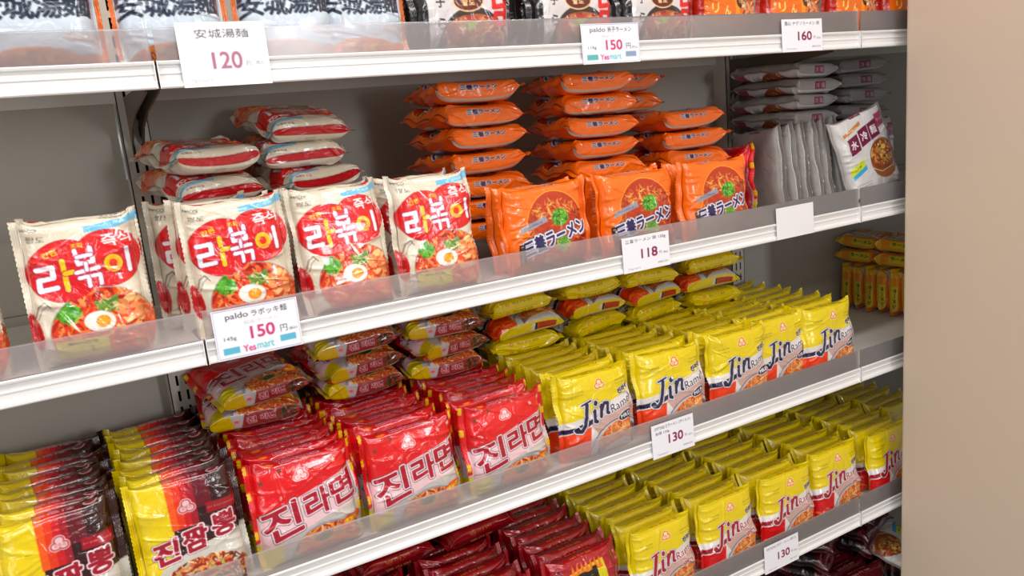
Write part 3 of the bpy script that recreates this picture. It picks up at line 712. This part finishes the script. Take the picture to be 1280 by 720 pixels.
R3 = random.Random(11)
def up_m(x, y, z, lean=.12, yaw=0, roll=0):
    """standing packet: (x, y) centre of its foot, z of the shelf; lean tips the top towards the back"""
    return Matrix.Translation((x, y, z + Z0)) @ Matrix.Rotation(yaw, 4, 'Z') @ Matrix.Rotation(-lean, 4, 'X') @ Matrix.Rotation(roll, 4, 'Y')
def flat_m(k, x, y, z, mode='top', yaw=0, pitch=0, roll=0):
    """lying packet, printed face up: (x,y,z) centre; mode says which ridge faces the shopper"""
    B = Matrix.Rotation(math.pi / 2, 4, 'X') @ Matrix.Rotation(math.pi, 4, 'Z') if mode == 'top' else Matrix.Rotation(-math.pi / 2, 4, 'X')
    if mode == 'facedown': B = Matrix.Rotation(-math.pi / 2, 4, 'X') @ Matrix.Rotation(math.pi, 4, 'Z')
    return Matrix.Translation((x, y, z + Z0)) @ Matrix.Rotation(yaw, 4, 'Z') @ Matrix.Rotation(pitch, 4, 'X') @ Matrix.Rotation(roll, 4, 'Y') @ B @ Matrix.Translation((0, 0, -K[k].H / 2))

ORD = ['front', 'second', 'third', 'fourth', 'fifth', 'sixth', 'seventh', 'eighth', 'ninth', 'tenth']
def row(key, x, y0, z, n, pitch, desc, where, group, lean=.12, yaw=0, dx=0, jit=1.0, skip=()):
    """a file of standing packets from the shelf edge backwards"""
    out = []
    for i in range(n):
        if i in skip: continue
        R_ = R3.uniform
        m = up_m(x + dx * i + R_(-.003, .003) * jit * (i > 0), y0 + i * pitch, z, lean + R_(-.012, .012) * jit, yaw + R_(-.03, .03) * jit, R_(-.025, .025) * jit)
        if i == 0: lab = f'{desc} standing at the front {where}'
        else: lab = f'{desc}, {ORD[i]} from the front {where}'
        out.append(pack(key, m, lab, group))
    return out

def stack(key, x, y, z0, n0, n1, pitch, desc, where, group, mode='top', yaw=0, dx=0, pitchx=0, jit=1.0):
    """layers n0..n1-1 of a pile of lying packets"""
    for i in range(n0, n1):
        R_ = R3.uniform; r = n1 - 1 - i
        md = mode if mode != 'mix' else ('bottom' if i % 3 == 1 else 'top')
        m = flat_m(key, x + dx * i + R_(-.006, .006) * jit, y + R_(-.005, .005) * jit, z0 + pitch * (i + .5), md, yaw + R_(-.11, .11) * jit, pitchx + R_(-.02, .03) * jit, R_(-.03, .03) * jit)
        lab = f'{desc} lying topmost {where}' if r == 0 else f'{desc}, {ORD[r]} from the top {where}'
        pack(key, m, lab, group)

# ------------------------------------------------------------------ the room
def struct(name, mb, mat, bevel=0):
    o = mb.done(name, mat, None, bevel); o['kind'] = 'structure'; return o
YB = 0.352                                                # front of the back panels
struct('floor', MB().box(-3.2, 3.2, -4.0, 1.0, -.1, 0), MAT['floor'])
struct('ceiling', MB().box(-3.2, 3.2, -4.0, 1.0, 2.8, 2.9), MAT['ceil'])
struct('wall_back', MB().box(-3.2, 3.2, .50, .60, 0, 2.8), MAT['wall'])
struct('wall_right', MB().box(1.297, 1.42, -2.6, -.03, 0, 2.8), MAT['wall'], bevel=.004)

# ------------------------------------------------------------------ shelving
ZS = dict(A=.322, B=.0, C=-.322, D=-.636, E=-.955)
RH = .0300; LIP = .0352; SURF = .026
NM = dict(A='top', B='second', C='third', D='fourth', E='lowest')
bays = (('left', -1.2, 0.0), ('middle', 0.0, 1.2), ('right', 1.2, 2.4))
rail_prof = [(.004, .0), (-.0045, .0), (-.0055, .0015), (-.0052, .0045), (-.002, .0075), (-.0012, .0085), (-.0012, .0150), (-.0024, .0158), (-.0024, .0172), (-.0012, .0180),
             (-.0016, .0250), (-.0045, .0262), (-.0052, .0285), (-.0040, .0300), (.004, .0300)]
for lv, zz in ZS.items():
    for bn, x0, x1 in bays:
        z = zz + Z0; g = .0012
        if bn == 'left': x0_, x1_ = -1.2, -g
        elif bn == 'middle': x0_, x1_ = g, 1.2 - g
        else: x0_, x1_ = 1.2 + g, 2.4
        mb = MB()
        tray = [(.004, .002), (.004, SURF), (.345, SURF), (.345, .006), (.343, .006), (.343, SURF - .0015), (.0235, SURF - .0015), (.0235, .002), (.022, .002), (.022, .0035), (.0055, .0035), (.0055, .002)]
        mb.prism_x([(y, zc + z) for y, zc in tray], x0_, x1_)
        sh = mb.done('shelf', MAT['steel']); 
        tag(sh, f'{NM[lv]} white steel shelf in the {bn} bay' + (' beside the beige wall' if bn == 'right' else ' under the noodle packets'), 'shelf', 'white shelf boards of the display unit')
        mb = MB(); mb.prism_x([(y, zc + z) for y, zc in rail_prof], x0_, x1_)
        mb.box(x0_, x0_ + .0012, -.0062, .004, z, z + RH + .0004); mb.box(x1_ - .0012, x1_, -.0062, .004, z, z + RH + .0004)
        o = mb.done('price_rail', MAT['rail'], sh)
        tag(o, 'white ribbed plastic price rail')
        if lv != 'E':
            mb = MB(); lx1 = x1_ - .0015
            mb.prism_x([(-.0030, z + RH), (-.0016, z + RH), (-.0012, z + RH + LIP - .0015), (-.0005, z + RH + LIP), (-.0022, z + RH + LIP), (-.0026, z + RH + LIP - .0015)], x0_ + .0015, lx1)
            o = mb.done('front_guard', MAT['clear'], sh); tag(o, 'clear plastic front guard')
        # brackets under both ends of the board
        for bx in ((x0_ + .006, x1_ - .006)):
            prof = [(.06, .0), (.06, .012)] + [(.343, .012), (.343, -.085), (.325, -.085), (.310, -.060), (.27, -.034), (.20, -.016)]
            mb = MB(); mb.prism_x([(y, zc + z) for y, zc in prof], bx - .0012, bx + .0012)
            o = mb.done('shelf_bracket', MAT['bracket'], sh); tag(o, 'dark steel bracket')
# slotted uprights: real slots punched in the face
def upright(x):
    mb = MB(); w2 = .019; yf = .314; y1 = YB
    zb, zt = .12, 2.05
    mb.box(x - w2, x - w2 + .0015, yf, y1, zb, zt); mb.box(x + w2 - .0015, x + w2, yf, y1, zb, zt)
    cols = ((x - .0083, x - .0045), (x + .0045, x + .0083))
    mb.box(x - w2, cols[0][0], yf, yf + .0015, zb, zt); mb.box(cols[0][1], cols[1][0], yf, yf + .0015, zb, zt); mb.box(cols[1][1], x + w2, yf, yf + .0015, zb, zt)
    z = zb
    while z < zt:
        for c0, c1 in cols: mb.box(c0, c1, yf, yf + .0015, z, z + .009)
        z += .0254
    up_ = mb.done('slotted_upright', MAT['upright'])
    mb = MB(); mb.box(x - w2 + .0016, x + w2 - .0016, yf + .012, yf + .014, zb, zt)  # near-black sheet behind the slots, colours in the shade inside
    o = mb.done('slot_shade_sheet', MAT['dark'], up_); tag(o, 'dark sheet put in for the shade inside the channel')
    return up_
u1 = upright(0.0); tag(u1, 'slotted upright between the left and middle bays', 'upright', 'slotted uprights of the display unit')
u2 = upright(1.2); tag(u2, 'slotted upright behind the orange packets near the grey ones', 'upright', 'slotted uprights of the display unit')
mb = MB(); mb.box(-.0235, -.0205, .322, .332, ZS['A'] + Z0 - .105, ZS['A'] + Z0 + .002)  # added strip that stands for the highlight along the upright's side edge
o = mb.done('edge_highlight_strip', MAT['glint'], u1); tag(o, 'bright strip added as the highlight on the upright edge')
for bn, x0, x1 in bays:
    mb = MB()
    for k in range(5):
        za = .12 + k * .39; mb.box(x0 + .004, x1 - .004, YB + (0.0), YB + .012, za, za + .389)
    o = mb.done('back_panel', MAT['panel']); tag(o, f'plain grey-beige back panel behind the packets of the {bn} bay', 'panel', 'back panels of the display unit')
for bn, x0, x1 in bays:
    mb = MB(); mb.box(x0 + .002, x1 - .002, .02, YB + .02, .0, .12); o = mb.done('plinth', MAT['steel']); tag(o, f'white steel plinth at the foot of the {bn} bay', 'plinth', 'plinths under the display unit')

# ------------------------------------------------------------------ price tags
def price_tag(x0, x1, z0, z1, label, paint, tilt=0.0):
    W, H = (x1 - x0) * 1000, (z1 - z0) * 1000
    c = Canvas(W, H, (240, 240, 246)); paint(c, W, H); c.blur(1)
    nx, nz = int(W * 1.6), int(H * 1.6)
    X, S = np.meshgrid(np.linspace(0, W, nx), np.linspace(0, H, nz), indexing='ij')
    C = c.sample(X, S)
    V = np.stack([X / 1000 - W / 2000, np.full_like(X, -.0004), H / 1000 - S / 1000], -1)
    B = V.copy(); B[..., 1] = .0004
    Vv = np.concatenate([V, B[::-1], V[:1]], 0); Cc = np.concatenate([C, np.full_like(C, 235), C[:1]], 0)
    me = grid_mesh('price_tag', Vv, smooth=False, colors=Cc); me.materials.append(MAT['card'])
    o = bpy.data.objects.new('price_tag', me); COL.objects.link(o)
    o.matrix_basis = Matrix.Translation(((x0 + x1) / 2, -.0068, z0 + Z0)) @ Matrix.Rotation(tilt, 4, 'Y') @ Matrix.Rotation(-.03, 4, 'X')
    tag(o, label, 'price tag', 'price tags clipped to the shelf rails')
    return o
GR, MG, LB = (70, 70, 80), (196, 60, 110), (96, 178, 206)
def big(name, sub, price, weight, b1=LB, b2=LB):
    def f(c, W, H):
        c.rect(1.5, 1.2, W - 1.5, 1.6, (150, 150, 190)); c.rect(1.5, H - 1.8, W - 1.5, H - 1.4, (150, 150, 190)); c.rect(1.5, 1.2, 1.9, H - 1.4, (150, 150, 190)); c.rect(W - 1.9, 1.2, W - 1.5, H - 1.4, (150, 150, 190))
        c.text('paldo', W * .28, H * .17, W * .26, H * .15, (60, 60, 70), bold=.3); c.text(name, W * .66, H * .16, W * .42, H * .13, (60, 60, 70), bold=.3)
        c.text(sub, W * .55, H * .32, W * .4, H * .07, (190, 190, 200))
        c.text(price, W * .55, H * .54, W * .28, H * .24, MG, bold=.7); c.text('円', W * .80, H * .58, W * .08, H * .14, GR, bold=.3); c.text('(税込)', W * .91, H * .62, W * .1, H * .07, GR, bold=.2)
        c.text(weight, W * .17, H * .60, W * .14, H * .09, GR, bold=.2)
        c.rect(W * .07, H * .77, W * .26, H * .90, b1); c.rect(W * .74, H * .72, W * .93, H * .85, b2)
        c.text('Yes', W * .37, H * .84, W * .14, H * .13, (206, 90, 140), bold=.35); c.text('mart', W * .56, H * .84, W * .2, H * .12, (130, 200, 206), bold=.35)
    return f
def small(name, price, two=None):
    def f(c, W, H):
        c.text(name, W * .5, H * .13, W * .86, H * .12, (70, 70, 76), bold=.25)
        if two: c.text(two, W * .25, H * .28, W * .32, H * .1, (70, 70, 76), bold=.25)
        if price: c.text(price, W * .56, H * .52, W * .34, H * .26, (120, 24, 60), bold=.6)
        c.text('円', W * .80, H * .58, W * .05, H * .08, (90, 90, 96)); c.text('(税込)', W * .91, H * .60, W * .10, H * .07, (90, 90, 96), bold=.15)
        c.text('Yesmart', W * .22, H * .90, W * .26, H * .06, (170, 150, 170)); c.text('4901234', W * .84, H * .86, W * .22, H * .05, (110, 110, 116), bold=.15)
    return f
def plain_120(c, W, H):
    c.text('安城湯麺', W * .5, H * .18, W * .6, H * .14, (70, 70, 76), bold=.25)
    c.text('120', W * .52, H * .60, W * .33, H * .26, (170, 110, 130), bold=.7); c.text('円', W * .76, H * .66, W * .05, H * .08, (130, 130, 140)); c.text('(税込)', W * .89, H * .66, W * .1, H * .07, (130, 130, 140))
    c.text('Yesmart', W * .2, H * .90, W * .26, H * .07, (210, 180, 190))
price_tag(.026, .125, .321, .392, 'large white price tag reading 120 on the top shelf rail', plain_120)
price_tag(.577, .683, .321, .378, 'white price tag reading 150 with teal blocks on the top rail', big('男子ラーメン', '韓国 ラーメン', '150', '115g', (96, 176, 176), (140, 160, 190)))
price_tag(.993, 1.094, .322, .376, 'white price tag reading 160 on the top shelf rail', small('農心 ナグリラーメン 袋', '160'))
price_tag(.012, .115, .001, .062, 'white price tag reading 150 with light blue blocks on the second rail', big('ラボッキ麺', '韓国 ラーメン', '150', '145g'))
price_tag(.627, .722, .000, .056, 'white price tag reading 118 below the orange packets', small('三養ラーメン 袋 120g', '118'))
def blank(c, W, H): c.a[:] = (236, 234, 236)
price_tag(.970, 1.066, .001, .057, 'blank white tag on the second shelf rail', blank)
price_tag(.664, .756, -.325, -.266, 'white price tag reading 130 below the yellow packets', small('OTTOGI 진ラーメン (マイルド)', '130', '韓国 120g'))
price_tag(.918, 1.011, -.638, -.582, 'white price tag reading 130 on the lowest visible rail', small('OTTOGI 진ラーメン (辛口)', '130'))

# ------------------------------------------------------------------ packets, shelf by shelf
S_ = {k: v + SURF + .0015 for k, v in ZS.items()}
# top shelf: only the lower halves of the packets are in the picture
G = 'blue-white packets with black brush lettering on the top shelf'
D = 'pale blue packet with black brush characters'
for i, (x, wh) in enumerate(((-.235, 'at left edge'), (-.105, 'left of the shelf joint'), (.030, 'above the shelf joint'), (.163, 'behind the 120 tag'), (.262, 'beside the black-white ones'))):
    row('ans', x, .028 + (.012 if i == 4 else 0), S_['A'], 1, .04, D, wh, G, lean=.05)
G = 'black and white packets with red brush lettering on the top shelf'
D = 'black-white packet with red brush letters'
for x, wh in ((.405, 'beside the pale blue ones'), (.585, 'left of the 150 tag'), (.745, 'next to the orange ones')):
    row('men', x, .028, S_['A'], 2, .042, D, wh, G, lean=.05)
G = 'orange udon packets on the top shelf'
D = 'orange packet with yellow vertical letters'
for x, wh in ((.895, 'right of black-white ones'), (1.055, 'behind the 160 tag'), (1.215, 'above the grey packets'), (1.372, 'by the beige wall, top shelf')):
    row('neo', x, .028, S_['A'], 1, .042, D, wh, G, lean=.05)

# second shelf: cream rice-cake noodle packets
G = 'cream packets with a red blob and an egg picture'
D = 'cream and red packet'
z = S_['B']
row('rab', -.262, .030, z, 2, .040, D, 'at the left picture edge', G, lean=.08, dx=.004)
L1 = row('rab', -.108, .030, z, 2, .042, D, 'left of the shelf joint', G, lean=.08, yaw=.03, dx=.006)
row('rab', .064, .032, z, 3, .040, D, 'behind the blue-block 150 tag', G, lean=.06, yaw=-.04, dx=-.014)
row('rab', .199, .032, z, 2, .042, D, 'second right of the shelf joint', G, lean=.14, yaw=.03, dx=.004)
L4 = row('rab', .332, .032, z, 2, .040, D, 'beside the orange packets', G, lean=.10, yaw=.0, dx=-.006)
D = 'cream and red packet'
stack('rab', .068, .215, z, 2, 6, .0392, D, 'of the pile by the upright', G, pitchx=.12, yaw=.05, jit=1.5)
stack('rab', .200, .225, z, 2, 7, .0385, D, 'of the pile beside the orange ones', G, pitchx=.14, yaw=.12, jit=1.5)
# orange packets
G = 'orange packets with navy lettering on the second shelf'
D = 'orange packet with navy characters'
row('sam', .513, .026, z, 2, .034, D, 'next to the cream packets', G, lean=.10, yaw=.02)
row('sam', .684, .026, z, 2, .034, D, 'behind the 118 tag', G, lean=.08, yaw=-.02)
row('sam', .857, .026, z, 2, .034, D, 'beside the grey packets', G, lean=.08, yaw=-.01)
D = 'orange packet'
stack('sam', .468, .185, z, 1, 8, .0362, D, 'of the pile by the cream ones', G, yaw=.06, jit=1.1)
stack('sam', .692, .170, z, 2, 8, .0363, D, 'of the tallest orange pile', G, yaw=-.03, jit=1.1)
stack('sam', .842, .272, z, 5, 8, .0360, D, 'of the half-hidden rear pile', G, yaw=.05)
stack('sam', .902, .175, z, 2, 6, .0355, D, 'of the low pile near the upright', G, yaw=-.02)
# grey packets
G = 'grey cold-noodle packets by the wall'
D = 'grey packet'
for i in range(6):
    x = 1.095 + .036 * i
    pack('grey', up_m(x, .135, z, lean=.03, yaw=1.42 - .03 * i, roll=.10 + .02 * i), f'{D} standing edge on, {ORD[i] if i else "first"} from the orange packets', G)
pack('grey', up_m(1.315, .045, z + .018, lean=.14, yaw=-.10, roll=-.24), 'grey packet tilted with purple characters and a bowl picture', G)
pack('grey', up_m(1.395, .10, z, lean=.12, yaw=.1, roll=.05), 'grey packet standing half hidden by the beige wall', G)
stack('grey', 1.225, .195, z + .158, 0, 4, .0315, D, 'of the left grey pile', G, mode='facedown', yaw=.02)
stack('grey', 1.405, .215, z, 4, 9, .0320, D, 'of the grey pile by the wall', G, mode='facedown', yaw=-.03)
pack('red', up_m(1.035, .16, z, lean=.02, yaw=1.35, roll=.05), 'red packet standing edge on between orange and grey packets', 'red noodle packets')

# third shelf
z = S_['C']
G = 'yellow and dark brown packets with white-edged red letters'
D = 'yellow and brown packet'
row('jjam', -.330, .028, z, 8, .036, D, 'in the leftmost brown file', G, lean=.13, skip=(0, 1, 2, 3))
row('jjam', -.190, .026, z, 8, .036, D, 'in the left file of brown ones', G, lean=.13, yaw=.02)
row('jjam', -.050, .026, z, 8, .036, D, 'in the file beside the red packets', G, lean=.13, yaw=.03)
G = 'red noodle packets'
D = 'red packet'
row('red', .098, .026, z, 8, .036, D, 'in the file next to the brown ones', G, lean=.14)
row('red', .252, .026, z, 8, .036, D, 'in the middle red file', G, lean=.14, yaw=.02)
row('red', .412, .026, z, 8, .036, D, 'in the file beside the yellow ones', G, lean=.12, yaw=.02)
D = 'red and yellow packet'
stack('red', .085, .250, z + .142, 0, 2, .0345, D, 'of the pile beside the brown ones', G, mode='bottom', yaw=.06, pitchx=.14, jit=1.3)
stack('red', .245, .255, z + .142, 0, 3, .0350, D, 'above the middle red file', G, mode='bottom', yaw=.10, pitchx=.12, jit=1.3)
stack('red', .402, .255, z + .138, 0, 4, .0345, D, 'of the pile beside the yellow stacks', G, mode='bottom', yaw=.10, pitchx=.10, jit=1.3)
G = 'yellow noodle packets with navy lettering'
D = 'navy-lettered yellow packet'
row('jin', .580, .026, z, 8, .035, D, 'in the file beside the red ones', G, lean=.12, yaw=.02)
row('jin', .740, .026, z, 8, .035, D, 'in the file behind the 130 tag', G, lean=.12, yaw=-.03)
row('jin', .900, .026, z, 8, .035, D, 'in the middle yellow file', G, lean=.10, yaw=.0)
row('jin', 1.022, .040, z, 8, .035, D, 'in the overlapped yellow file', G, lean=.10, yaw=.02)
row('jin', 1.148, .026, z, 8, .035, D, 'in the yellow file by the bare shelf', G, lean=.10, yaw=.04)
D = 'yellow packet'
stack('jin', .560, .265, z + .138, 0, 4, .0342, D, 'of the pile nearest the red ones', G, mode='mix', yaw=-.02, jit=1.7)
stack('jin', .712, .272, z + .138, 0, 4, .0345, D, 'of the second yellow pile', G, mode='mix', yaw=.10, jit=1.7)
stack('jin', .860, .275, z + .136, 0, 4, .0345, D, 'of the third yellow pile', G, mode='mix', yaw=.08, jit=1.7)
stack('jin', 1.020, .270, z + .136, 0, 4, .0345, D, 'of the pile before the right upright', G, mode='mix', yaw=.04, jit=1.7)
# bundle of orange packets in clear film, by the wall
G = 'bundled orange noodle packets'
D = 'orange and yellow packet'
for i in range(6):
    m_ = Matrix.Translation((1.625, .150 + .0335 * i, z + .060 + Z0)) @ Matrix.Rotation(-math.pi / 2, 4, 'Y') @ Matrix.Translation((0, 0, -K['tube'].H / 2))
    pack('tube', m_, f'{D} standing in the bundle by the wall, {ORD[i]} from the shopper' if i else f'{D} at the front of the bundle by the wall', G)
for i, (yy, lb) in enumerate(((.180, 'lower orange packet lying on the front of the bundle'), (.290, 'lower orange packet lying on the rear of the bundle'))):
    pack('tube', flat_m('tube', 1.625, yy, z + .136, 'top', yaw=-math.pi / 2), lb, G)
for i, (yy, lb) in enumerate(((.185, 'topmost orange packet at the front of the bundle'), (.292, 'topmost orange packet at the rear of the bundle'))):
    pack('tube', flat_m('tube', 1.63, yy, z + .170, 'top', yaw=-math.pi / 2 + .1, roll=.05), lb, G)

# fourth shelf
z = S_['D']
G = 'dark red noodle packets on the fourth shelf'
row('yeul', .200, .028, z, 8, .036, 'dark red packet', 'in the leftmost dark red file', G, lean=.12, skip=(0, 1))
row('yeul', .365, .028, z, 8, .036, 'dark red packet', 'in the second dark red file', G, lean=.12)
row('yeul', .535, .026, z, 8, .036, 'dark red brush-lettered packet', 'left of the yellow ones', G, lean=.12)
stack('yeul', .26, .255, z + .14, 0, 3, .034, 'dark red packet', 'of the left pile on the fourth shelf', G, yaw=.1)
stack('yeul', .42, .255, z + .14, 0, 3, .034, 'dark red packet', 'of the right pile on the fourth shelf', G, yaw=.05)
G = 'yellow noodle packets with dark red lettering'
D = 'red-lettered yellow packet'
for j, (x, wh) in enumerate(((.702, 'in the file beside the dark red ones'), (.862, 'in the second yellow file of that shelf'), (1.020, 'in the file above the lowest 130 tag'), (1.180, 'in the last full file before the wall'), (1.345, 'in the file cut by the beige wall'))):
    row('jins', x, .026 + (.010 if j == 3 else 0), z, 8, .036, D, wh, G, lean=.12 + .01 * (j % 2), yaw=(.0, .03, -.02, -.03, .03)[j])
row('jins', 1.50, .10, z, 7, .036, D, 'in the file behind the beige wall edge', G, lean=.14)
# lowest shelf
z = S_['E']
G = 'dark maroon packets on the lowest shelf'
D = 'dark maroon packet'
for j, (x, wh) in enumerate(((1.10, 'in the left file of the bottom row'), (1.262, 'in the middle file of the bottom row'), (1.425, 'in the wall-side file of the bottom row'))):
    row('mar', x, .03, z, 8, .036, D, wh, G, lean=.12)
stack('mar', 1.17, .13, z + .15, 0, 3, .034, D, 'of the left pile on the lowest shelf', G, yaw=.5, pitchx=.1)
stack('mar', 1.35, .14, z + .15, 0, 3, .034, D, 'of the right pile on the lowest shelf', G, yaw=.3, pitchx=.1)
stack('grey', 1.40, .05, z + .13, 0, 1, .034, 'silver packet', 'at the bottom beside the beige wall', G, yaw=.3, pitchx=.2)

# yellow stickers on two of the cream packets
for ob in (L1[0], L4[0]):
    k = K['rab']; v = [m_[0] for m_ in k.meshes].index(ob.data)
    me = k.sticker(hash_('rab') + 7 * v, -.042, .010, k.P * .395, k.P * .395 + .021, [('賞味期限', 26, 4, 30, 3.6), ('2', 34, 12, 5, 6)])
    so = bpy.data.objects.new('sticker', me); COL.objects.link(so); so.parent = ob; tag(so, 'pale yellow sticker')
bpy.data.objects.remove(_fo)
